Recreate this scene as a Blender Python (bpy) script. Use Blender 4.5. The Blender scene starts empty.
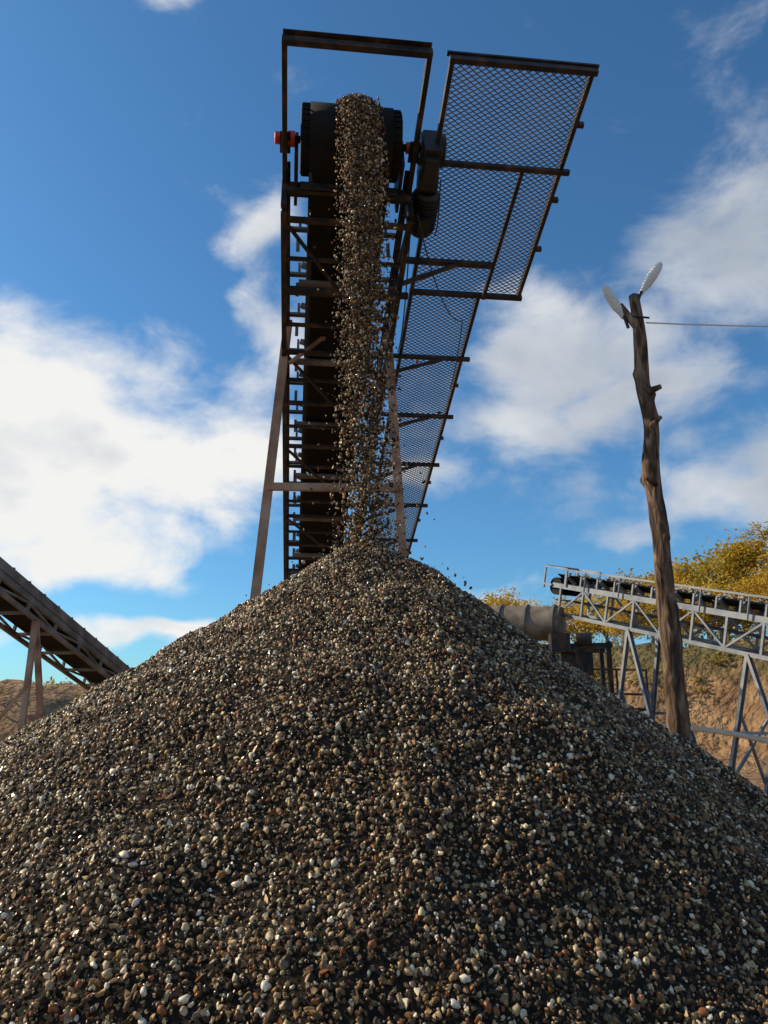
import bpy, math, random
import numpy as np
from mathutils import Vector, noise
random.seed(7)
scene = bpy.context.scene
scene.view_settings.view_transform = 'Standard'
scene.view_settings.look = 'None'
scene.view_settings.exposure = 0

# ------------------------------------------------------------ materials
def ramp_set(cr, stops, interp='LINEAR'):
    cr.interpolation = interp
    while len(cr.elements) > 1:
        cr.elements.remove(cr.elements[-1])
    cr.elements[0].position = stops[0][0]
    cr.elements[0].color = (*stops[0][1], 1)
    for p, c in stops[1:]:
        e = cr.elements.new(p)
        e.color = (*c, 1)

def mat_noise(name, stops, scale=6, rough=0.6, metal=0.0, bump=0.2, bscale=40, detail=6, stretch=(1,1,1), dist=0.3, spec=0.5):
    m = bpy.data.materials.new(name); m.use_nodes = True
    nt = m.node_tree; N = nt.nodes; L = nt.links
    b = N['Principled BSDF']
    tc = N.new('ShaderNodeTexCoord'); mp = N.new('ShaderNodeMapping')
    mp.inputs['Scale'].default_value = stretch
    L.new(tc.outputs['Object'], mp.inputs[0])
    n = N.new('ShaderNodeTexNoise'); n.inputs['Scale'].default_value = scale
    n.inputs['Detail'].default_value = detail; n.inputs['Distortion'].default_value = dist
    L.new(mp.outputs[0], n.inputs['Vector'])
    r = N.new('ShaderNodeValToRGB'); ramp_set(r.color_ramp, stops)
    L.new(n.outputs['Fac'], r.inputs[0]); L.new(r.outputs[0], b.inputs['Base Color'])
    if bump > 0:
        n2 = N.new('ShaderNodeTexNoise'); n2.inputs['Scale'].default_value = bscale; n2.inputs['Detail'].default_value = 4
        L.new(mp.outputs[0], n2.inputs['Vector'])
        bm = N.new('ShaderNodeBump'); bm.inputs['Strength'].default_value = bump; bm.inputs['Distance'].default_value = 0.02
        L.new(n2.outputs['Fac'], bm.inputs['Height']); L.new(bm.outputs[0], b.inputs['Normal'])
    b.inputs['Roughness'].default_value = rough; b.inputs['Metallic'].default_value = metal
    b.inputs['Specular IOR Level'].default_value = spec
    return m

M_steel = mat_noise('dark_painted_steel', [(0.3,(.014,.013,.015)),(0.5,(.032,.027,.025)),(0.68,(.10,.055,.032))], 5, .5, .0, .15, spec=.35)
M_rusty = mat_noise('primer_rusty_steel', [(0.3,(.20,.095,.05)),(0.5,(.37,.20,.115)),(0.7,(.50,.32,.21))], 3, .6, 0, .15)
M_mesh = mat_noise('grating_steel', [(0.3,(.13,.135,.145)),(0.6,(.23,.23,.235)),(0.75,(.24,.17,.12))], 2, .45, .15, 0)
M_rubber = mat_noise('belt_rubber', [(0.3,(.005,.005,.0055)),(0.7,(.015,.013,.012))], 4, .75, 0, .2, spec=.2)
M_red = mat_noise('red_paint', [(0.3,(.55,.04,.02)),(0.7,(.7,.09,.04))], 6, .4)
M_grey = mat_noise('light_grey_steel', [(0.3,(.13,.145,.17)),(0.55,(.24,.265,.30)),(0.72,(.31,.27,.24))], 3, .5, .1, .1)
M_tanst = mat_noise('dusty_steel', [(0.3,(.10,.075,.055)),(0.5,(.19,.155,.12)),(0.7,(.28,.24,.20))], 3, .7, 0, .15)
M_white = mat_noise('lamp_white', [(0.3,(.7,.72,.72)),(0.7,(.82,.82,.8))], 4, .35, 0, 0)
M_cable = mat_noise('cable', [(0.3,(.01,.01,.012)),(0.7,(.03,.03,.03))], 4, .5, bump=0)
M_wire = mat_noise('pale_wire', [(0.3,(.65,.67,.7)),(0.7,(.8,.8,.8))], 4, .5, bump=0)
M_hose = mat_noise('pale_hose', [(0.3,(.45,.38,.27)),(0.7,(.62,.55,.42))], 3, .6)
M_bark = mat_noise('dead_wood', [(0.34,(.028,.018,.013)),(0.47,(.10,.06,.038)),(0.58,(.20,.13,.085)),(0.74,(.42,.32,.23))], 5, .85, 0, 1.0, 14, 8, (2.2,2.2,.5), .8, .2)
M_cargo = mat_noise('belt_stones', [(0.3,(.06,.05,.04)),(0.5,(.22,.18,.13)),(0.7,(.5,.45,.38))], 18, .8, 0, 0, 20)
M_trunk = mat_noise('birch_bark', [(0.35,(.08,.06,.05)),(0.5,(.45,.43,.4)),(0.7,(.6,.58,.55))], 3, .8, 0, 0)

def leaf_mat(name, cols, transl=.5):
    m = bpy.data.materials.new(name); m.use_nodes = True
    nt = m.node_tree; N = nt.nodes; L = nt.links
    b = N['Principled BSDF']
    g = N.new('ShaderNodeNewGeometry'); oi = N.new('ShaderNodeObjectInfo')
    tc = N.new('ShaderNodeTexCoord'); n = N.new('ShaderNodeTexNoise'); n.inputs['Scale'].default_value = .5
    L.new(tc.outputs['Object'], n.inputs['Vector'])
    a = N.new('ShaderNodeMath'); a.operation = 'MULTIPLY_ADD'; a.inputs[1].default_value = .35
    L.new(g.outputs['Random Per Island'], a.inputs[0])
    s = N.new('ShaderNodeMath'); s.operation = 'MULTIPLY_ADD'; s.inputs[1].default_value = .4
    L.new(oi.outputs['Random'], s.inputs[0]); 
    s2 = N.new('ShaderNodeMath'); s2.operation='MULTIPLY'; s2.inputs[1].default_value=.4
    L.new(n.outputs['Fac'], s2.inputs[0]); L.new(s2.outputs[0], s.inputs[2])
    L.new(s.outputs[0], a.inputs[2])
    r = N.new('ShaderNodeValToRGB'); ramp_set(r.color_ramp, cols)
    L.new(a.outputs[0], r.inputs[0]); L.new(r.outputs[0], b.inputs['Base Color'])
    b.inputs['Roughness'].default_value = .6
    tr = N.new('ShaderNodeBsdfTranslucent'); L.new(r.outputs[0], tr.inputs[0])
    mx = N.new('ShaderNodeMixShader'); mx.inputs[0].default_value = transl
    L.new(b.outputs[0], mx.inputs[1]); L.new(tr.outputs[0], mx.inputs[2])
    L.new(mx.outputs[0], N['Material Output'].inputs[0])
    return m
M_leaf = leaf_mat('autumn_leaves', [(0.15,(.20,.20,.03)),(0.4,(.44,.33,.04)),(0.6,(.62,.41,.05)),(0.85,(.70,.46,.06))])
M_bush = leaf_mat('bush_leaves', [(0.15,(.06,.07,.018)),(0.5,(.18,.145,.03)),(0.85,(.42,.28,.06))])

# ------------------------------------------------------------ mesh builder
class B:
    def __init__(s): s.v = []; s.f = []
    def beam(s, a, b, w, h, up=Vector((0,0,1))):
        a = Vector(a); b = Vector(b); d = (b-a).normalized()
        up = Vector(up)
        if abs(d.dot(up.normalized())) > .98: up = Vector((0,1,0))
        sd = d.cross(up).normalized(); uv = sd.cross(d).normalized()
        i = len(s.v)
        for p in (a, b):
            for x, y in ((-1,-1),(1,-1),(1,1),(-1,1)):
                s.v.append(p + sd*(x*w/2) + uv*(y*h/2))
        for q in ((0,1,2,3),(7,6,5,4),(0,4,5,1),(1,5,6,2),(2,6,7,3),(3,7,4,0)):
            s.f.append([i+k for k in q])
    def channel(s, a, b, depth, fl, up, out, t=.012):
        a=Vector(a); b=Vector(b); up=Vector(up).normalized(); out=Vector(out).normalized()
        s.beam(a, b, t, depth, up)
        for k in (-1, 1):
            off = up*(k*(depth/2 - t/2 - .001)) + out*(fl/2 + t/2)
            s.beam(a+off, b+off, fl, t, up)
    def tube(s, pts, rad, n=10, caps=True):
        pts = [Vector(p) for p in pts]
        if not hasattr(rad, '__len__'): rad = [rad]*len(pts)
        i0 = len(s.v)
        ref = None
        for k, p in enumerate(pts):
            if k == 0: d = pts[1]-p
            elif k == len(pts)-1: d = p-pts[k-1]
            else: d = pts[k+1]-pts[k-1]
            d.normalize()
            if ref is None:
                ref = Vector((0,0,1)) if abs(d.z) < .9 else Vector((1,0,0))
            x = d.cross(ref).normalized(); y = x.cross(d).normalized(); ref = y
            for j in range(n):
                t = 2*math.pi*j/n
                s.v.append(p + (x*math.cos(t)+y*math.sin(t))*rad[k])
        for k in range(len(pts)-1):
            for j in range(n):
                a = i0+k*n+j; b2 = i0+k*n+(j+1)%n
                s.f.append([a, b2, b2+n, a+n])
        if caps:
            s.f.append([i0+j for j in range(n)][::-1])
            s.f.append([i0+(len(pts)-1)*n+j for j in range(n)])
    def obj(s, name, mat, parent=None, smooth=False, bevel=0):
        me = bpy.data.meshes.new(name)
        me.from_pydata([tuple(v) for v in s.v], [], s.f); me.update()
        me.materials.append(mat)
        if smooth:
            me.polygons.foreach_set('use_smooth', [True]*len(me.polygons))
        o = bpy.data.objects.new(name, me); scene.collection.objects.link(o)
        if smooth:
            me.set_sharp_from_angle(angle=math.radians(40))
        if bevel:
            md = o.modifiers.new('b','BEVEL'); md.width = bevel; md.segments = 2
        if parent: o.parent = parent
        return o

def empty(name, loc=(0,0,0)):
    e = bpy.data.objects.new(name, None); e.empty_display_size=.3
    scene.collection.objects.link(e); return e

# ------------------------------------------------------------ camera
cam = bpy.data.cameras.new('camera'); co = bpy.data.objects.new('camera', cam)
scene.collection.objects.link(co); scene.camera = co
cam.sensor_fit = 'VERTICAL'; cam.sensor_height = 24; cam.lens = 24*775/1024
cam.clip_end = 6000
co.location = (0,0,1.6); co.rotation_euler = (math.radians(90+15),0,0)

# ------------------------------------------------------------ sun + sky
SAZ, SEL = -76, 31
S = Vector((math.sin(math.radians(SAZ))*math.cos(math.radians(SEL)), math.cos(math.radians(SAZ))*math.cos(math.radians(SEL)), math.sin(math.radians(SEL))))
sl = bpy.data.lights.new('sun','SUN'); sl.energy = 5.0; sl.angle = math.radians(.5); sl.color = (1,.84,.60)
so = bpy.data.objects.new('sun', sl); scene.collection.objects.link(so)
so.rotation_euler = S.to_track_quat('Z','Y').to_euler(); so.location = S*60

w = bpy.data.worlds.new('World'); scene.world = w; w.use_nodes = True
try: w.cycles.sampling_method = 'NONE'
except Exception as ex: print(ex)
nt = w.node_tree; N = nt.nodes; L = nt.links; N.clear()
def math_(op, a, b=None, c=None, clamp=False):
    n = N.new('ShaderNodeMath'); n.operation = op; n.use_clamp = clamp
    for i, v in enumerate((a,b,c)):
        if v is None: continue
        if isinstance(v,(int,float)): n.inputs[i].default_value = v
        else: L.new(v, n.inputs[i])
    return n.outputs[0]
out = N.new('ShaderNodeOutputWorld')
sky = N.new('ShaderNodeTexSky'); sky.sky_type='NISHITA'; sky.sun_disc=False
sky.sun_elevation=math.radians(SEL); sky.sun_rotation=math.radians(SAZ)
sky.air_density=1.0; sky.dust_density=.6; sky.ozone_density=2.2
tint = N.new('ShaderNodeMix'); tint.data_type='RGBA'; tint.blend_type='MULTIPLY'; tint.inputs[0].default_value=1
L.new(sky.outputs[0], tint.inputs[6]); tint.inputs[7].default_value=(.50,.92,1.16,1)
bg1 = N.new('ShaderNodeBackground'); bg1.inputs[1].default_value=.122
L.new(tint.outputs[2], bg1.inputs[0])
tc = N.new('ShaderNodeTexCoord'); sp = N.new('ShaderNodeSeparateXYZ'); L.new(tc.outputs['Generated'], sp.inputs[0])
X,Y,Z = sp.outputs
az = math_('MULTIPLY', math_('ARCTAN2', X, Y), 57.2958)
el = math_('MULTIPLY', math_('ARCSINE', Z), 57.2958)
def noise3(scale, detail, rough=.55, vec=None, dist=0):
    n = N.new('ShaderNodeTexNoise'); n.inputs['Scale'].default_value=scale; n.inputs['Detail'].default_value=detail
    n.inputs['Roughness'].default_value=rough; n.inputs['Distortion'].default_value=dist
    L.new(vec if vec else tc.outputs['Generated'], n.inputs['Vector']); return n
mpw = N.new('ShaderNodeMapping'); mpw.inputs['Scale'].default_value=(1,1,1.6); L.new(tc.outputs['Generated'], mpw.inputs[0])
nw = noise3(4.5, 2, .5, mpw.outputs[0])
sw = N.new('ShaderNodeSeparateColor'); L.new(nw.outputs['Color'], sw.inputs[0])
azw = math_('ADD', az, math_('MULTIPLY', math_('SUBTRACT', sw.outputs[0], .5), 20))
elw = math_('ADD', el, math_('MULTIPLY', math_('SUBTRACT', sw.outputs[1], .5), 12))
blobs = [
 (-30,18.4,15,6.8,1.4),(-14.5,18,8,5.0,1.22),(-23,12.5,9,3.2,1.1),
 (-11.4,34.1,3.4,3.8,1.0),(-9.2,27,3.6,4.6,.72),
 (27,30.0,9.0,6.0,.88),(12.6,27.4,8.5,5.2,.93),(16.8,22.2,10,3.8,.85),(29,37,6,4,.45),
 (25,15.2,10.5,3.0,1.0),(7.4,17,5,2.2,.75),(8.9,8.6,5.5,1.4,1.1),(-17.4,5.8,6,1.4,1.1),(-27,5.4,4,1.5,.8),
 (-19,47,4.5,1.6,.5),(22,42,10,4,.3),(2,11,20,5,.15)]
acc = None
for a0,e0,ra,re,wt in blobs:
    da = math_('MULTIPLY_ADD', azw, 1/ra, -a0/ra)
    de = math_('MULTIPLY_ADD', elw, 1/re, -e0/re)
    d2 = math_('MULTIPLY_ADD', da,da, math_('MULTIPLY',de,de))
    g = math_('MULTIPLY', math_('EXPONENT', math_('MULTIPLY', d2, -.8)), wt)
    acc = g if acc is None else math_('SMOOTH_MAX', acc, g, .15)
gen = math_('MULTIPLY', math_('SUBTRACT', math_('ABSOLUTE', az), 42), .08, clamp=True)
ng = noise3(2.6, 1, .5)
acc = math_('MAXIMUM', acc, math_('MULTIPLY', gen, math_('MULTIPLY', math_('SUBTRACT', ng.outputs['Fac'], .48), 5, clamp=True)))
nf = noise3(7, 8, .60, mpw.outputs[0], .25)
dens = math_('ADD', acc, math_('MULTIPLY', math_('SUBTRACT', nf.outputs['Fac'], .5), 1.7))
mr = N.new('ShaderNodeMapRange'); mr.interpolation_type='SMOOTHSTEP'
mr.inputs[1].default_value=.27; mr.inputs[2].default_value=1.0; L.new(dens, mr.inputs[0])
ns = noise3(5, 4, .5, mpw.outputs[0])
sh = math_('ADD', math_('MULTIPLY', math_('SUBTRACT', dens, .8), .45), math_('MULTIPLY', math_('SUBTRACT', ns.outputs['Fac'], .47), 1.9))
sh = math_('ADD', sh, math_('MULTIPLY', math_('ADD', az, 6), .015), clamp=True)
cr = N.new('ShaderNodeValToRGB'); ramp_set(cr.color_ramp, [(0,(.95,.94,.91)),(.45,(.60,.64,.70)),(1,(.36,.42,.50))])
L.new(sh, cr.inputs[0])
bg2 = N.new('ShaderNodeBackground'); bg2.inputs[1].default_value=.97; L.new(cr.outputs[0], bg2.inputs[0])
mx = N.new('ShaderNodeMixShader'); L.new(math_('MULTIPLY', mr.outputs[0], .97), mx.inputs[0])
L.new(bg1.outputs[0], mx.inputs[1]); L.new(bg2.outputs[0], mx.inputs[2]); L.new(mx.outputs[0], out.inputs[0])

# ------------------------------------------------------------ ground / berm
def fbm(x,y,z=0,o=4): return noise.fractal(Vector((x,y,z)),1.0,2.0,o)
def ground_h(x,y):
    r = math.hypot(x,y); a = math.degrees(math.atan2(x,y))
    r0 = 33 + 2.5*fbm(a*.05,1.3)+ 1.0*fbm(x*.2,y*.2,5)
    top = 4.2 + 1.1*math.tanh(a/15) + .5*fbm(a*.08,7.7)
    t = min(max((r-r0)/7.0,0),1); t = t*t*(3-2*t)
    h = top*t + (.35*fbm(x*.5,y*.5,2) if 28<r<60 else .04*fbm(x*.4,y*.4,2))*(1 if r>12 else 0.3)
    if r > 300: h = top
    return h
def make_ground():
    radii = [0,1,2,3,4,5,6,7,8,10,12,14,16,18,20,22,24,26,28] + [28+.5*k for k in range(1,36)] + [47,50,55,62,75,100,150,300,700,1500,4000]
    nA = 480; vs=[(0,0,0)]; fs=[]
    for r in radii[1:]:
        for j in range(nA):
            t = 2*math.pi*j/nA; x=r*math.sin(t); y=r*math.cos(t)
            vs.append((x,y,ground_h(x,y)))
    for j in range(nA): fs.append((0,1+(j+1)%nA,1+j))
    for k in range(len(radii)-2):
        for j in range(nA):
            a=1+k*nA+j; b=1+k*nA+(j+1)%nA; fs.append((a,b,b+nA,a+nA))
    me=bpy.data.meshes.new('ground'); me.from_pydata(vs,[],fs); me.update()
    me.polygons.foreach_set('use_smooth',[True]*len(fs))
    o=bpy.data.objects.new('ground',me); scene.collection.objects.link(o)
    m=bpy.data.materials.new('quarry_soil'); m.use_nodes=True; nt=m.node_tree; N=nt.nodes; L=nt.links; b=N['Principled BSDF']
    tc=N.new('ShaderNodeTexCoord'); n=N.new('ShaderNodeTexNoise'); n.inputs['Scale'].default_value=.5; n.inputs['Detail'].default_value=9; n.inputs['Roughness'].default_value=.68
    L.new(tc.outputs['Object'],n.inputs['Vector'])
    r=N.new('ShaderNodeValToRGB'); ramp_set(r.color_ramp,[(.3,(.11,.055,.025)),(.5,(.31,.175,.08)),(.7,(.48,.30,.15))]); L.new(n.outputs['Fac'],r.inputs[0])
    r2=N.new('ShaderNodeValToRGB'); ramp_set(r2.color_ramp,[(.3,(.05,.05,.015)),(.5,(.13,.10,.03)),(.7,(.24,.17,.06))]); L.new(n.outputs['Fac'],r2.inputs[0])
    s=N.new('ShaderNodeSeparateXYZ'); L.new(tc.outputs['Object'],s.inputs[0])
    n2=N.new('ShaderNodeTexNoise'); n2.inputs['Scale'].default_value=.35; n2.inputs['Detail'].default_value=6; L.new(tc.outputs['Object'],n2.inputs['Vector'])
    ad=N.new('ShaderNodeMath'); ad.operation='MULTIPLY_ADD'; L.new(n2.outputs['Fac'],ad.inputs[0]); ad.inputs[1].default_value=5; L.new(s.outputs[2],ad.inputs[2])
    mr=N.new('ShaderNodeMapRange'); mr.inputs[1].default_value=5.6; mr.inputs[2].default_value=6.7; L.new(ad.outputs[0],mr.inputs[0])
    mx=N.new('ShaderNodeMix'); mx.data_type='RGBA'; L.new(mr.outputs[0],mx.inputs[0]); L.new(r.outputs[0],mx.inputs[6]); L.new(r2.outputs[0],mx.inputs[7])
    L.new(mx.outputs[2],b.inputs['Base Color']); b.inputs['Roughness'].default_value=.95
    n3=N.new('ShaderNodeTexNoise'); n3.inputs['Scale'].default_value=3; n3.inputs['Detail'].default_value=8; L.new(tc.outputs['Object'],n3.inputs['Vector'])
    bp=N.new('ShaderNodeBump'); bp.inputs['Strength'].default_value=1; bp.inputs['Distance'].default_value=.6; L.new(n3.outputs['Fac'],bp.inputs['Height']); L.new(bp.outputs[0],b.inputs['Normal'])
    me.materials.append(m)
make_ground()

# ------------------------------------------------------------ gravel stones
def stone_material(name):
    m=bpy.data.materials.new(name); m.use_nodes=True; nt=m.node_tree; N=nt.nodes; L=nt.links; b=N['Principled BSDF']
    oi=N.new('ShaderNodeObjectInfo'); r=N.new('ShaderNodeValToRGB')
    cols=[(0,(.022,.013,.007)),(.12,(.050,.029,.013)),(.24,(.105,.064,.030)),(.34,(.14,.066,.024)),(.43,(.21,.128,.055)),(.52,(.065,.038,.019)),(.60,(.34,.195,.075)),
          (.68,(.22,.16,.092)),(.75,(.28,.10,.033)),(.80,(.46,.31,.145)),(.88,(.60,.46,.27)),(.95,(.80,.69,.50))]
    ramp_set(r.color_ramp,cols,'CONSTANT'); L.new(oi.outputs['Random'],r.inputs[0])
    tc=N.new('ShaderNodeTexCoord'); n=N.new('ShaderNodeTexNoise'); n.inputs['Scale'].default_value=1.6; n.inputs['Detail'].default_value=4
    L.new(tc.outputs['Object'],n.inputs['Vector'])
    mr=N.new('ShaderNodeMapRange'); mr.inputs[1].default_value=.3; mr.inputs[2].default_value=.7; mr.inputs[3].default_value=.6; mr.inputs[4].default_value=1.3; L.new(n.outputs['Fac'],mr.inputs[0])
    mx=N.new('ShaderNodeMix'); mx.data_type='RGBA'; mx.blend_type='MULTIPLY'; mx.inputs[0].default_value=1
    L.new(r.outputs[0],mx.inputs[6]); L.new(mr.outputs[0],mx.inputs[7]); L.new(mx.outputs[2],b.inputs['Base Color'])
    rr=N.new('ShaderNodeMapRange'); rr.inputs[3].default_value=.2; rr.inputs[4].default_value=.7
    fr=N.new('ShaderNodeMath'); fr.operation='FRACT'; ml=N.new('ShaderNodeMath'); ml.operation='MULTIPLY'; ml.inputs[1].default_value=37.7
    L.new(oi.outputs['Random'],ml.inputs[0]); L.new(ml.outputs[0],fr.inputs[0]); L.new(fr.outputs[0],rr.inputs[0]); L.new(rr.outputs[0],b.inputs['Roughness'])
    b.inputs['Specular IOR Level'].default_value=.42
    b.inputs['Specular Tint'].default_value=(1,.9,.75,1)
    return m
M_stone=stone_material('river_gravel')
stones=bpy.data.collections.new('gravel_stones')
import bmesh
for k in range(10):
    bm=bmesh.new(); bmesh.ops.create_icosphere(bm,subdivisions=2,radius=.5)
    ax=Vector((1.0+random.random()*.5, .75+random.random()*.3, .45+random.random()*.35))
    for v in bm.verts:
        c=v.co.copy()
        f=1+.45*noise.noise(c*2.4+Vector((k*13.1,0,0)))+.18*noise.noise(c*5+Vector((0,k*7,0)))
        v.co=Vector((c.x*ax.x*f,c.y*ax.y*f,c.z*ax.z*f))
    if k%3!=2:
        for _ in range(5):
            nrm=Vector((random.gauss(0,1),random.gauss(0,1),random.gauss(0,1))).normalized(); dd=.22+.12*random.random()
            for v in bm.verts:
                e=v.co.dot(nrm)-dd
                if e>0: v.co-=nrm*e
    me=bpy.data.meshes.new('pebble'); bm.to_mesh(me); bm.free()
    if k%3==2: me.polygons.foreach_set('use_smooth',[True]*len(me.polygons))
    me.materials.append(M_stone)
    stones.objects.link(bpy.data.objects.new('pebble',me))

def gn_scatter(obj, layers, on_faces=True, rotmax=6.283):
    ng=bpy.data.node_groups.new('scatter','GeometryNodeTree')
    ng.interface.new_socket('Geometry',in_out='INPUT',socket_type='NodeSocketGeometry')
    ng.interface.new_socket('Geometry',in_out='OUTPUT',socket_type='NodeSocketGeometry')
    N=ng.nodes; L=ng.links
    gi=N.new('NodeGroupInput'); go=N.new('NodeGroupOutput'); jn=N.new('GeometryNodeJoinGeometry')
    if on_faces: L.new(gi.outputs[0],jn.inputs[0])
    for dens,smin,smax,seed in layers:
        if on_faces:
            d=N.new('GeometryNodeDistributePointsOnFaces'); d.inputs['Density'].default_value=dens; d.inputs['Seed'].default_value=seed
            L.new(gi.outputs[0],d.inputs[0]); pts=d.outputs[0]
        else: pts=gi.outputs[0]
        ci=N.new('GeometryNodeCollectionInfo'); ci.inputs[0].default_value=stones; ci.inputs['Separate Children'].default_value=True; ci.inputs['Reset Children'].default_value=True
        io=N.new('GeometryNodeInstanceOnPoints'); io.inputs['Pick Instance'].default_value=True
        rv=N.new('FunctionNodeRandomValue'); rv.data_type='FLOAT_VECTOR'; rv.inputs['Max'].default_value=(rotmax,rotmax,rotmax); rv.inputs['Seed'].default_value=seed+3
        rs=N.new('FunctionNodeRandomValue'); rs.data_type='FLOAT'
        rs.inputs[2].default_value=0; rs.inputs[3].default_value=1; rs.inputs['Seed'].default_value=seed+5
        pw=N.new('ShaderNodeMath'); pw.operation='POWER'; pw.inputs[1].default_value=1.7; L.new(rs.outputs[1],pw.inputs[0])
        mr=N.new('ShaderNodeMapRange'); mr.inputs[3].default_value=smin; mr.inputs[4].default_value=smax; L.new(pw.outputs[0],mr.inputs[0])
        L.new(pts,io.inputs['Points']); L.new(ci.outputs[0],io.inputs['Instance'])
        L.new(rv.outputs[0],io.inputs['Rotation']); L.new(mr.outputs[0],io.inputs['Scale'])
        L.new(io.outputs[0],jn.inputs[0])
    L.new(jn.outputs[0],go.inputs[0])
    md=obj.modifiers.new('scatter','NODES'); md.node_group=ng

# pile heightfield
PX,PY,PH=-.14,7.0,3.33
def pile_h(r,t):
    sl=.695+.045*math.cos(t)
    rr=math.sqrt(r*r+.24**2)
    x=r*math.cos(t); y=r*math.sin(t)
    h=PH-sl*rr + .08*fbm(x*.7,y*.7,3)*min(r,1.5) + .05*fbm(x*2.5,y*2.5,9)*min(r*2,1) + .06*math.sin(3*t+1)*min(r*.3,1)
    if h<.5: h=.5-(.5-h)*.75
    return h
vs=[(PX,PY,pile_h(0,0))]; fs=[]; nA=220; nR=90; RM=6.2
for i in range(1,nR+1):
    r=RM*i/nR
    for j in range(nA):
        t=2*math.pi*j/nA; vs.append((PX+r*math.cos(t),PY+r*math.sin(t),max(pile_h(r,t),-.15)))
for j in range(nA): fs.append((0,1+j,1+(j+1)%nA))
for i in range(nR-1):
    for j in range(nA):
        a=1+i*nA+j; b=1+i*nA+(j+1)%nA; fs.append((a,a+nA,b+nA,b))
fs=[f for f in fs if max(vs[k][2] for k in f)>-.1]
me=bpy.data.meshes.new('gravel_pile'); me.from_pydata(vs,[],fs); me.update()
me.polygons.foreach_set('use_smooth',[True]*len(fs))
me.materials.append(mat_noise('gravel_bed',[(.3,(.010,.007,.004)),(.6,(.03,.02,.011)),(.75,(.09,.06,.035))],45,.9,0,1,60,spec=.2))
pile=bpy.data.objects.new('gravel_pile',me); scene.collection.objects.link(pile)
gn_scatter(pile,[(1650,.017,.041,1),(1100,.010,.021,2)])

# ------------------------------------------------------------ main conveyor
H=Vector((-.42,8.1,8.5)); u=Vector((-.125,1.127,-.342)).normalized()
rt=Vector((u.y,-u.x,0)).normalized(); nn=rt.cross(u).normalized()
def P(s,o,n): return H+u*s+rt*o+nn*n
conv=empty('belt_conveyor')
W=.80; LEN=27.0
f=B()
for k in (-1,1):
    f.channel(P(.35,k*W,-.02),P(LEN,k*W,-.02),.17,.06,nn,rt*k*-1)
    f.beam(P(.6,k*W,-.62),P(LEN,k*W,-.62),.07,.07,nn)
    s=.7; a=0
    while s<LEN-1.2:
        f.beam(P(s,k*W,-.10),P(s,k*W,-.585),.055,.055,u)
        if a%2==0: f.beam(P(s+.03,k*(W-.003),-.57),P(s+1.17,k*(W-.003),-.12),.05,.045,rt)
        else: f.beam(P(s+.03,k*(W-.003),-.12),P(s+1.17,k*(W-.003),-.57),.05,.045,rt)
        s+=1.2; a+=1
s=.7;a=0
while s<LEN-1.2:
    f.beam(P(s,-W+.036,-.61),P(s,W-.036,-.61),.07,.05,nn)
    f.beam(P(s+.6,-W+.036,-.63),P(s+.6,W-.036,-.63),.045,.045,nn)
    if a%2==0: f.beam(P(s+.05,-W+.05,-.65),P(s+1.15,0,-.655),.045,.03,nn)
    s+=1.2;a+=1
f.beam(P(.52,-W-.02,-.30),P(.52,W+.02,-.30),.09,.09,nn)
f.beam(P(.52,-W,-.12),P(.52,-W,-.60),.07,.07,u); f.beam(P(.52,W,-.12),P(.52,W,-.60),.07,.07,u)
f.obj('truss_frame',M_steel,conv)
h=B()
HS=-1.20
for k in (-1,1):
    h.beam(P(HS,k*W,-.13),P(.9,k*W,-.13),.06,.09,nn)
    h.beam(P(.62,k*(W+.003),-.17),P(.62,k*(W+.003),-.50),.06,.06,u)
    h.beam(P(-.14,k*(W-.003),-.08),P(.14,k*(W-.003),-.08),.13,.02,nn)
    h.beam(P(HS+.02,k*(W-.02),-.12),P(HS+.30,k*(W-.02),-.12),.02,.13,nn)
h.beam(P(HS-.03,-W-.03,-.13),P(HS-.03,W+.03,-.13),.07,.10,nn)
h.beam(P(HS-.05,-W-.02,-.055),P(HS-.05,W+.02,-.055),.12,.012,nn)
for i in range(12):
    o=-W+.1+i*.13; h.tube([P(HS-.075,o,-.13),P(HS-.08,o,-.13)],.014,8)
h.beam(P(.55,-W+.03,-.15),P(.55,-.5,-.15),.08,.08,nn); h.beam(P(.55,W-.03,-.15),P(.55,.5,-.15),.08,.08,nn)
h.obj('discharge_guard_frame',M_steel,conv,bevel=.004)
# drum
R=.40
d=B(); d.tube([P(0,-.61,0),P(0,-.60,0),P(0,.60,0),P(0,.61,0)],[R-.02,R,R,R-.02],40)
d.tube([P(0,-.90,0),P(0,1.02,0)],.045,16)
for i in range(30):
    t=2*math.pi*i/30; d.beam(P(math.cos(t)*(R+.004),-.595,math.sin(t)*(R+.004)),P(math.cos(t)*(R+.004),.595,math.sin(t)*(R+.004)),.02,.02,u*math.cos(t)+nn*math.sin(t))
d.obj('head_drum',M_rubber,conv,smooth=True)
rb=B(); rb.tube([P(0,-.93,0),P(0,-.92,0),P(0,-.86,0),P(0,-.835,0)],[.05,.075,.075,.06],20); rb.tube([P(0,-.765,0),P(0,-.68,0)],.095,20)
rb.tube([P(0,.70,0),P(0,.765,0)],.07,20); rb.obj('bearing_housings',M_red,conv,smooth=True)
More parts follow.
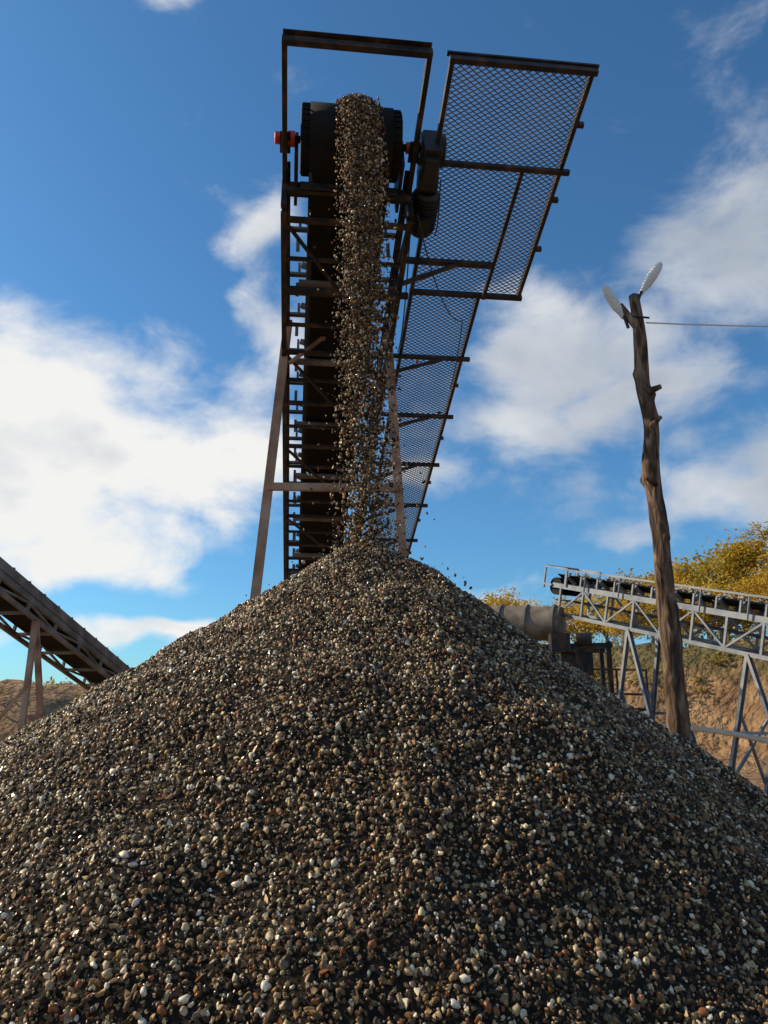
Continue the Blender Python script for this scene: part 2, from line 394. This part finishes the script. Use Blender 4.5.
# belt
b=B()
prof=[]
for i in range(0,25):
    t=math.pi*(i/24); prof.append((-math.sin(t)*(R+.022), math.cos(t)*(R+.022)))
path=[(LEN,.20),(1.6,.22)]+prof+[(1.2,-.40),(1.5,-.36),(LEN,-.36)]
def ring(s,n,trough):
    hw=.5
    return [P(s,o,n+z) for o,z in zip([-hw,-.2,.2,hw],[.16*trough,0,0,.16*trough])]
i0=len(b.v)
for (s_,n_) in path:
    b.v+=ring(s_,n_,1 if (s_>=1.6 and n_>0) else 0)
for k in range(len(path)-1):
    for j in range(3):
        a=i0+k*4+j; b.f.append([a,a+1,a+5,a+4])
bo=b.obj('belt',M_rubber,conv,smooth=True); sd=bo.modifiers.new('s','SOLIDIFY'); sd.thickness=.014; sd.offset=0
# idlers
il=B(); s=1.4
while s<LEN-1:
    il.beam(P(s,-.77,.09),P(s,.77,.09),.06,.05,nn)
    il.tube([P(s,-.20,.155),P(s,.20,.155)],.05,10)
    for k in (-1,1):
        il.tube([P(s,k*.22,.16),P(s,k*.56,.30)],.05,10); il.beam(P(s,k*.6,.115),P(s,k*.6,.34),.04,.02,u)
        il.beam(P(s,k*.62,-.36),P(s,k*.62,-.09),.05,.02,u)
    s+=.8
s=1.9
while s<LEN-1:
    il.tube([P(s,-.60,-.425),P(s,.60,-.425)],.055,12); s+=1.6
il.obj('idlers',M_tanst,conv,smooth=True)
c=B(); c.beam(P(.30,-.6,-.47),P(.30,.6,-.47),.03,.12,nn); c.beam(P(.36,-.78,-.50),P(.36,.78,-.50),.05,.05,nn)
for k in (-1,1): c.beam(P(.05,k*.66,-.02),P(.75,k*.66,-.02),.04,.5,nn)
c.obj('belt_scraper',M_steel,conv)
# motor
m_=B(); m_.tube([P(.42,1.02,-.22),P(.46,1.02,-.22),P(1.02,1.02,-.22),P(1.06,1.02,-.22)],[.13,.165,.165,.14],24)
for i in range(10):
    s=.5+i*.05; m_.tube([P(s,1.02,-.22),P(s+.012,1.02,-.22)],.185,24)
m_.beam(P(.72,.86,-.2),P(.72,.92,-.2),.24,.2,nn)
m_.beam(P(.70,1.02,-.41),P(.90,1.02,-.41),.14,.10,nn)
m_.obj('motor',M_cable,conv,smooth=True)
g=B(); g.beam(P(-.20,1.0,-.10),P(.40,1.0,-.10),.22,.42,nn); g.tube([P(0,.87,0),P(0,1.18,0)],.20,24); g.beam(P(-.12,.99,-.36),P(.2,.99,-.36),.16,.10,nn)
g.tube([P(.3,.88,-.2),P(.3,1.13,-.2)],.14,20)
g.obj('gearbox',M_cable,conv,bevel=.015)
# walkway
WI,WO,PO=1.06,2.08,2.68; S0,S1=-1.19,2.20
wk=B()
def edge(a,b_): wk.beam(a,b_,.05,.09,nn)
edge(P(S0+.03,WI,-.12),P(LEN,WI,-.12))
edge(P(S1+.03,WO,-.12),P(LEN,WO,-.12))
edge(P(S0+.03,PO,-.12),P(S1-.03,PO,-.12))
for s in (S0,S1): wk.beam(P(s,WI-.03,-.125),P(s,PO+.06,-.125),.06,.08,nn)
wk.beam(P(.03,.83,-.205),P(.03,PO+.10,-.205),.06,.06,nn)
wk.beam(P(.06,WO+.10,-.19),P(S1,WO+.06,-.19),.05,.05,nn)
wk.beam(P(1.75,-W+.04,-.72),P(1.75,.92,-.72),.07,.07,nn); wk.beam(P(1.55,.86,-.22),P(1.55,2.12,-.22),.07,.07,nn)
wk.beam(P(1.55,.82,-.70),P(1.55,1.6,-.26),.05,.05,u)
for k,s in enumerate((-.55,.5,1.3)): wk.beam(P(s,PO+.02,-.11),P(s,PO+.11,-.11),.05,.07,nn)
s=3.5
while s<LEN:
    wk.beam(P(s,.84,-.20),P(s,WO+.12,-.20),.055,.06,nn)
    wk.beam(P(s,.84,-.58),P(s,1.75,-.23),.045,.045,u)
    wk.beam(P(s+.75,WO+.02,-.11),P(s+.75,WO+.08,-.11),.04,.06,nn)
    s+=1.5
wk.beam(P(S0-.02,WI-.06,-.05),P(S0-.02,PO+.08,-.05),.05,.03,nn)
wk.obj('walkway_frame',M_steel,conv)
gr=B()
def expanded(s0,s1,o0,o1,n,ps=.034,pr=.10,wd=.0135):
    rows=int((s1-s0)/ps); cols=int(round((o1-o0)/(pr/2))); dr=(o1-o0)/cols
    for j in range(rows):
        for i in range(cols):
            s=s0+(j+.5)*ps; amp=ps*.5*.85
            sg=1 if (i+j)%2 else -1
            a=P(s+sg*amp,o0+i*dr,n); b2=P(s-sg*amp,o0+(i+1)*dr,n)
            gr.beam(a,b2,wd,.005,nn+u*.5)
expanded(S0+.03,S1-.02,WI+.02,PO-.02,-.07)
expanded(S1+.02,19,WI+.02,WO-.02,-.07)
gr.obj('expanded_metal_grating',M_mesh,conv)
# support legs
lg=B()
def leg_set(s,xl,xr,hz,w_=.13,brace=True):
    c=P(s,0,-.62); y=c.y
    tl=P(s,-W+.04,-.05); tr=P(s,W-.01,-.05)
    bl=Vector((xl,y,0)); br=Vector((xr,y,0))
    lg.channel(tl,bl,w_,.07,(1,0,0),(0,1,0)); lg.channel(tr,br,w_,.07,(1,0,0),(0,1,0))
    tz=(tl.z-hz)/tl.z
    a=tl.lerp(bl,tz); b_=tr.lerp(br,tz)
    lg.channel(a+Vector((0,-.03,0)),b_+Vector((0,-.03,0)),.11,.06,(0,0,1),(0,1,0))
    lg.beam(tl+Vector((.05,-.03,-.75)),tl+Vector((.62,.0,-.25)),.05,.05)
leg_set(2.98,-2.05,.50,4.88)
leg_set(11.5,-2.9,-.1,3.0)
leg_set(19,-3.5,-1.0,1.2)
lg.obj('support_legs',M_rusty,conv)
cb=B()
def sagline(a,b_,sag,n=16): 
    return [a.lerp(b_,t/n)+Vector((0,0,-sag*4*(t/n)*(1-t/n))) for t in range(n+1)]
cb.tube(sagline(P(.6,.9,-.45),P(2.6,1.9,-.25),.45),.009,6)
cb.tube(sagline(P(.9,.86,-.35),P(3.1,.95,-.5),.35),.009,6)
cb.tube(sagline(P(.2,1.15,-.3),P(1.0,1.2,-.35),.2),.008,6)
cb.tube(sagline(P(2.6,1.9,-.25),P(4.2,2.0,-.22),.12),.008,6)
cb.obj('cables',M_cable,conv,smooth=True)

# ------------------------------------------------------------ falling gravel
pts=[]
cnt=17500; T=.985
phi0=math.radians(56); back=-u
bh=Vector((back.x,back.y,0)).normalized()
for i in range(cnt):
    lat=max(-.26,min(.26,random.gauss(0,.105)))
    layer=random.random()**1.3*.11
    if random.random()<.115:
        ph=random.uniform(-.25,phi0); rr=R+.04+layer*(1-(lat/.3)**2)
        pts.append(tuple(P(0,.07+lat,0)+bh*(rr*math.sin(ph))+Vector((0,0,rr*math.cos(ph)))))
        continue
    t=(random.random()**.75)*T
    rr=R+.04+layer
    v=1.5+random.gauss(0,.06)-layer*1.0
    pos=P(0,.07+lat*(1+.25*t),0)+bh*(rr*math.sin(phi0)+v*math.cos(phi0)*t)+Vector((.07*t,0,rr*math.cos(phi0)-v*math.sin(phi0)*t-4.9*t*t))
    pos+=Vector((random.gauss(0,.04*t*t),random.gauss(0,.04*t),0))
    if random.random()<.07*t: pos+=Vector((random.gauss(0,.22*t),random.gauss(0,.12*t),0))
    if pos.z> PH-.25: pts.append(tuple(pos))
for i in range(900):
    s=random.random()*2.2; o=.05+max(-.33,min(.33,random.gauss(0,.16)))
    pts.append(tuple(P(s,o,R+.03+random.random()*.10-(.18*s/2.2))))
for i in range(380):
    a=random.random()*6.283; r=abs(random.gauss(0,.40)); z=pile_h(r,a)+abs(random.gauss(0,.08))
    pts.append((PX+r*math.cos(a),PY+r*math.sin(a),z+.01))
me=bpy.data.meshes.new('falling_gravel'); me.from_pydata(pts,[],[]); me.update()
fg=bpy.data.objects.new('falling_gravel',me); scene.collection.objects.link(fg)
gn_scatter(fg,[(0,.014,.040,11)],on_faces=False)

# ------------------------------------------------------------ wooden pole with lamps
pole=empty('wooden_lamp_pole')
keys=[(0,3.34,8.80,.135),(1.34,3.22,8.80,.122),(2.0,3.215,8.76,.112),(2.9,3.18,8.72,.105),(3.6,3.19,8.68,.098),(4.4,3.12,8.62,.092),(5.0,3.16,8.60,.088),(5.5,3.09,8.56,.080),(6.1,3.10,8.52,.074),(6.62,3.06,8.50,.062)]
def lerpk(z):
    for a,b_ in zip(keys,keys[1:]):
        if z<=b_[0]:
            t=(z-a[0])/(b_[0]-a[0]); t=t*t*(3-2*t); return [a[i]+(b_[i]-a[i])*t for i in range(4)]
    return keys[-1]
p=B(); n=28; rings=170
for k in range(rings+1):
    z=6.62*k/rings; _,x,y,r=lerpk(z)
    x+=.03*noise.noise(Vector((z*1.3,0,0))); y+=.03*noise.noise(Vector((0,z*1.3,0)))
    for j in range(n):
        t=2*math.pi*j/n
        rr=r*(1+.2*noise.noise(Vector((math.cos(t)*1.5,math.sin(t)*1.5,z*1.6)))+.12*noise.noise(Vector((math.cos(t)*5,math.sin(t)*5,z*3))))
        for kz,kt,ka in ((5.35,-.3,.6),(5.05,.2,.5),(4.3,2.8,.45),(3.6,-1.2,.45),(5.6,3.3,.5),(2.8,.4,.4),(2.0,-2.2,.4)):
            dt=(t-kt+math.pi)%(2*math.pi)-math.pi
            rr+=r*ka*math.exp(-((z-kz)/.06)**2-(dt/.4)**2)
        p.v.append(Vector((x+rr*math.cos(t),y+rr*math.sin(t),z)))
for k in range(rings):
    for j in range(n):
        a=k*n+j;b_=k*n+(j+1)%n; p.f.append([a,b_,b_+n,a+n])
p.f.append([rings*n+j for j in range(n)])
p.tube([(3.07,8.5,6.2),(2.98,8.52,6.36),(2.90,8.54,6.52)],[.05,.045,.035],10)
p.tube([(3.12,8.5,5.35),(3.27,8.45,5.40)],[.05,.03],8)
p.tube([(3.10,8.5,4.9),(3.24,8.46,5.02)],[.04,.022],8)
p.tube([(3.12,8.5,4.2),(2.98,8.42,4.26)],[.035,.02],8)
p.obj('pole_trunk',M_bark,pole,smooth=True)
def lamp(a,b_,nm):
    a=Vector(a);b_=Vector(b_);d=(b_-a); ln=d.length; d.normalize()
    sd=d.cross(Vector((0,1,.3))).normalized(); up=sd.cross(d).normalized()
    q=B(); prof=[(0,.02),(.05,.035),(.18,.045),(.32,.075),(.6,.085),(.85,.07),(.96,.045),(1,.01)]
    M=36
    for t,r in prof:
        for j in range(M):
            an=2*math.pi*j/M; c=math.cos(an); s_=math.sin(an)
            q.v.append(a+d*(t*ln)+sd*(r*.75*c)+up*(r*.5*s_))
    for k in range(len(prof)-1):
        for j in range(M):
            x=k*M+j; y=k*M+(j+1)%M; q.f.append([y,x,x+M,y+M])
    q.f.append([j for j in range(M)]); q.f.append([(len(prof)-1)*M+j for j in range(M)][::-1])
    q.obj(nm,M_white,pole,smooth=True)
lamp((2.935,8.54,6.33),(2.68,8.42,6.72),'lamp_head_a'); lamp((3.13,8.48,6.62),(3.39,8.36,7.00),'lamp_head_b')
br=B(); br.tube([(2.97,8.52,6.20),(2.93,8.52,6.36)],.02,8); br.tube([(3.08,8.48,6.50),(3.15,8.46,6.66)],.02,8)
br.tube([(3.0,8.42,6.30),(3.2,8.42,6.28)],.012,6); br.obj('lamp_brackets',M_cable,pole)
pole2=bpy.data.objects.new('wooden_pole',pole.children[0].data); scene.collection.objects.link(pole2)
pole2.scale=(1.1,1.1,1.3); pole2.location=(12.5,1.5,0)
wi=B(); wi.tube(sagline(Vector((3.16,8.43,6.22)),Vector((15.9,10.9,8.4)),.35,30),.009,6); wi.obj('overhead_wire',M_wire,None,smooth=True)

# ------------------------------------------------------------ secondary conveyors
def side_conveyor(name,head,tail,width,depth,mat,legs,legmat,cargo=True,step=1.0):
    e=empty(name); head=Vector(head); tail=Vector(tail); d=(tail-head); ln=d.length; d.normalize()
    r=Vector((d.y,-d.x,0)).normalized(); n=r.cross(d).normalized()
    if n.z<0: n=-n
    Q=lambda s,o,h: head+d*s+r*o+n*h
    f=B(); hw=width/2
    for k in (-1,1):
        f.beam(Q(0,k*hw,0),Q(ln,k*hw,0),.06,.12,n); f.beam(Q(.3,k*hw,-depth),Q(ln,k*hw,-depth),.06,.08,n)
        s=.3;a=0
        while s<ln-step:
            f.beam(Q(s,k*hw,-.06),Q(s,k*hw,-depth+.04),.05,.05,d)
            z0,z1=(-.07,-depth+.05) if a%2 else (-depth+.05,-.07)
            f.beam(Q(s+.03,k*(hw-.003),z0),Q(s+step-.03,k*(hw-.003),z1),.04,.04,r)
            s+=step;a+=1
    s=.3
    while s<ln-.5:
        f.beam(Q(s,-hw+.03,-depth),Q(s,hw-.03,-depth),.05,.05,n); s+=step
    f.obj('truss',mat,e)
    il=B(); s=.4
    while s<ln:
        for k in (-1,1):
            il.beam(Q(s,k*(hw-.02),.06),Q(s,k*(hw-.02),.30),.05,.04,d)
            il.tube([Q(s,k*.15,.10),Q(s,k*(hw-.08),.26)],.05,8)
        il.beam(Q(s,-hw+.05,.05),Q(s,hw-.05,.05),.06,.04,n)
        s+=.55
    il.obj('idlers',mat,e)
    b=B()
    for s in np.arange(0,ln,.25):
        for o,z in ((-hw+.1,.30),(-.16,.17),(.16,.17),(hw-.1,.30)): b.v.append(Q(s,o,z))
    m=len(b.v)//4
    for i in range(m-1):
        for j in range(3): b.f.append([i*4+j,i*4+j+1,i*4+j+5,i*4+j+4])
    k0=len(b.v)
    for s in (0,ln):
        for o in (-hw+.12,hw-.12): b.v.append(Q(s,o,-depth*.5))
    b.f.append([k0,k0+1,k0+3,k0+2])
    bo=b.obj('belt',M_rubber,e); sd=bo.modifiers.new('s','SOLIDIFY'); sd.thickness=.02
    dr=B(); dr.tube([Q(0,-hw+.08,-.02),Q(0,hw-.08,-.02)],.22,24); dr.obj('head_drum',M_rubber,e,smooth=True)
    if cargo:
        c=B(); 
        for i in range(int(ln*26)):
            s=random.random()*ln; o=random.gauss(0,hw*.35); o=max(-hw*.6,min(hw*.6,o)); z=.22+random.random()*.13
            q=Q(s,o,z); sz=.03+random.random()*.05; i0=len(c.v)
            pp=[Vector((random.gauss(0,1),random.gauss(0,1),random.gauss(0,1))).normalized()*.2 for _ in range(6)]
            for v,w_ in zip(((1,0,0),(-1,0,0),(0,1,0),(0,-1,0),(0,0,1),(0,0,-1)),pp): c.v.append(q+(Vector(v)+w_)*sz)
            for t in ((0,2,4),(2,1,4),(1,3,4),(3,0,4),(2,0,5),(1,2,5),(3,1,5),(0,3,5)): c.f.append([i0+x for x in t])
        c.obj('stones_on_belt',M_cargo,e)
    lg=B()
    for s,spread,back in legs:
        t=[Q(s,-hw,-depth),Q(s,hw,-depth)]
        bts=[]
        for k,tp in zip((-1,1),t):
            for s2 in (-1,1):
                bt=Vector((tp.x,tp.y,0))+r*(k*spread)+Vector((d.x,d.y,0)).normalized()*(s2*back); bt.z=-.1
                lg.channel(tp,bt,.11,.05,r,d); bts.append((tp,bt))
        for i in (0,2):
            (a,b1),(_,b2)=bts[i],bts[i+1]
            lg.beam(a.lerp(b1,.5),a.lerp(b2,.5),.06,.06)
        (a1,b1),(a2,b2)=bts[0],bts[2]
        lg.beam(a1.lerp(b1,.35),a2.lerp(b2,.85),.05,.05); lg.beam(a2.lerp(b2,.35),a1.lerp(b1,.85),.05,.05)
    lg.obj('legs',legmat,e)
    return e,Q
er,QR=side_conveyor('belt_conveyor',(4.75,19.8,4.92),(13.3,5.0,.4),1.0,.70,M_grey,[(2.6,.1,.9),(5.6,.1,.8)],M_grey,step=.8)
hb=B()
for k in (-1,1):
    hb.beam(QR(-.3,k*.55,-.1),QR(-.3,k*.55,.45),.04,.04); hb.beam(QR(-.3,k*.55,.45),QR(.5,k*.55,.45),.04,.04); hb.beam(QR(.5,k*.55,.0),QR(.5,k*.55,.47),.04,.04)
    hb.beam(QR(-.3,k*.55,0),QR(0,k*.55,0),.05,.05)
    hb.beam(QR(.5,k*.60,.42),QR(14,k*.60,.42),.03,.03)
    s=1.2
    while s<14: hb.beam(QR(s,k*.60,-.05),QR(s,k*.60,.41),.03,.03,(1,0,0)); s+=1.1
hb.beam(QR(-.3,-.55,.46),QR(-.3,.55,.46),.04,.04)
hb.obj('guard_rail',M_grey,er)
el_,QL=side_conveyor('belt_conveyor',(-7.40,11.2,4.68),(-5.2,27.0,-.03),.85,.26,M_tanst,[(3.6,.3,.55)],M_rusty)
sb=B(); 
for k in (-1,1): sb.beam(QL(0,k*.445,.17),QL(16,k*.445,.17),.015,.18,(0,0,1))
sb.obj('side_skirts',M_tanst,el_)

# ------------------------------------------------------------ screening drum behind the pile
sc=empty('rotary_screen')
q=B(); c0=Vector((2.2,20.3,4.05)); c1=Vector((4.45,19.3,3.9))
q.tube([c0,c0.lerp(c1,.02),c0.lerp(c1,.98),c1],[.36,.43,.43,.36],28)
for t in (.08,.35,.62,.9): q.tube([c0.lerp(c1,t),c0.lerp(c1,t+.03)],.48,28)
q.obj('screen_cylinder',M_tanst,sc,smooth=True)
q=B(); 
for x,y in ((2.6,20.9),(2.5,19.5),(4.9,20.1),(4.6,18.7),(5.5,19.9),(5.3,18.5)): q.beam((x,y,-.1),(x,y,3.4),.1,.1)
q.beam((2.4,20.9,3.3),(5.6,19.9,3.3),.12,.12); q.beam((2.3,19.5,3.3),(5.4,18.5,3.3),.12,.12)
q.beam((4.35,19.2,2.9),(5.05,19.0,2.9),.5,.55); q.beam((4.2,18.75,3.15),(4.2,18.75,3.6),.45,.35)
q.tube([(4.6,18.7,3.45),(4.95,18.62,3.45)],.16,16)
q.beam((4.8,18.6,2.2),(6.0,18.1,2.15),.05,.05); q.beam((4.8,18.6,2.75),(6.0,18.1,2.70),.04,.04)
for t in range(3): q.beam((4.8+.6*t,18.6-.25*t,1.9),(4.8+.6*t,18.6-.25*t,2.72),.04,.04)
q.beam((4.6,18.7,1.85),(6.1,18.1,1.82),.7,.06)
q.beam((5.3,18.5,.2),(4.6,18.7,3.2),.06,.06); q.beam((6.0,18.1,-.1),(6.0,18.1,1.78),.07,.07)
q.obj('screen_frame',M_steel,sc)

# hose
hs=B(); pp=[]
for i in range(40):
    t=i/39; pp.append((4.9+7*t, 15.5-6.0*t, 1.5-1.4*t+.12*math.sin(t*9)))
hs.tube(pp,.05,10); hs.obj('water_hose',M_hose,None,smooth=True)

# ------------------------------------------------------------ trees
def tree_mesh(seed,hgt):
    rnd=random.Random(seed); t=B(); lv=B()
    tp=[Vector((0,0,-.5))]
    for k in range(1,9): tp.append(Vector((rnd.gauss(0,.1)*k*.3,rnd.gauss(0,.1)*k*.3,hgt*k/8)))
    t.tube(tp,[.16*(1-k/9)+.02 for k in range(9)],8)
    clumps=[]
    for i in range(22):
        f=.18+.79*rnd.random()
        k=min(int(f*8),7); base=tp[k].lerp(tp[k+1],f*8-k)
        a=rnd.random()*6.283; L_=(1-f)*hgt*.34+.5
        end=base+Vector((math.cos(a)*L_,math.sin(a)*L_,L_*(.5+.7*rnd.random())))
        t.tube([base,base.lerp(end,.5)+Vector((0,0,.1)),end],[.05,.03,.012],5)
        for m in range(4): clumps.append((base.lerp(end,.4+.2*m+rnd.random()*.1)+Vector((rnd.gauss(0,.25),rnd.gauss(0,.25),rnd.gauss(0,.25))),.3+.35*rnd.random()))
    for c,r in clumps:
        for _ in range(52):
            p_=c+Vector((rnd.gauss(0,r*.6),rnd.gauss(0,r*.6),rnd.gauss(0,r*.5)))
            s=.05+.07*rnd.random(); a=Vector((rnd.gauss(0,1),rnd.gauss(0,1),rnd.gauss(0,1))).normalized(); b_=a.orthogonal().normalized()
            i0=len(lv.v); lv.v+=[p_-a*s,p_+b_*s*.7,p_+a*s,p_-b_*s*.7]; lv.f.append([i0,i0+1,i0+2,i0+3])
    me=bpy.data.meshes.new('birch_tree'); nv=len(t.v)
    me.from_pydata([tuple(v) for v in t.v+lv.v],[],t.f+[[x+nv for x in f] for f in lv.f]); me.update()
    me.materials.append(M_trunk); me.materials.append(M_leaf)
    mi=[0]*len(t.f)+[1]*len(lv.f); me.polygons.foreach_set('material_index',mi)
    return me
tms=[tree_mesh(i,h_) for i,h_ in enumerate((7.0,6.2,7.6,5.2))]
def az_place(azd,dist): return dist*math.sin(math.radians(azd)),dist*math.cos(math.radians(azd))
spots=[(26.6,48,2,.92),(24.9,48,0,.86),(29.5,46,2,.88),(31.5,46,0,.95),(23.8,51,1,.95),(22.6,49,3,1.1),(21.4,49,1,.86),(20.2,50,3,.98),(19,51,1,.8),(17.6,49,3,.88),(16,53,1,.78),(14,55,3,.85),(8.6,50,3,.82),(10,52,1,.62),(25.8,52,2,.86),(34,46,2,1),(37,47,1,1.2),(40,48,0,1.1),(44,47,2,1),(23.2,47,1,.8),(28.2,52,0,.9),(12,54,1,.6),
 (27.4,43,3,.7),(24.3,43,3,.65),(21.9,42.5,3,.62),(19.6,43,3,.58),(17.0,43,3,.5),(25.7,42.5,3,.5),(20.7,45,1,.6)]
for a,dist,k,sc_ in spots:
    x,y=az_place(a,dist); o=bpy.data.objects.new('birch_tree',tms[k]); scene.collection.objects.link(o)
    o.location=(x,y,ground_h(x,y)-.1); o.scale=(sc_*1.15,sc_*1.15,sc_); o.rotation_euler=(0,0,random.random()*6.28)
bs=B()
for i in range(620):
    a=random.uniform(-50,55); dist=random.uniform(36.5,46); x,y=az_place(a,dist); g_=ground_h(x,y)
    if random.random()>.5+.45*math.tanh(a/15): continue
    r=.2+.45*random.random()**2; 
    for _ in range(45):
        p_=Vector((x+random.gauss(0,r*.7),y+random.gauss(0,r*.7),g_+abs(random.gauss(0,r*.8)))); s=.04+.07*random.random()
        aa=Vector((random.gauss(0,.5),random.gauss(0,.5),random.gauss(0,1))).normalized(); b_=aa.orthogonal().normalized(); i0=len(bs.v)
        bs.v+=[p_-aa*s,p_+b_*s*.6,p_+aa*s*1.3,p_-b_*s*.6]; bs.f.append([i0,i0+1,i0+2,i0+3])
bs.obj('bushes',M_bush)
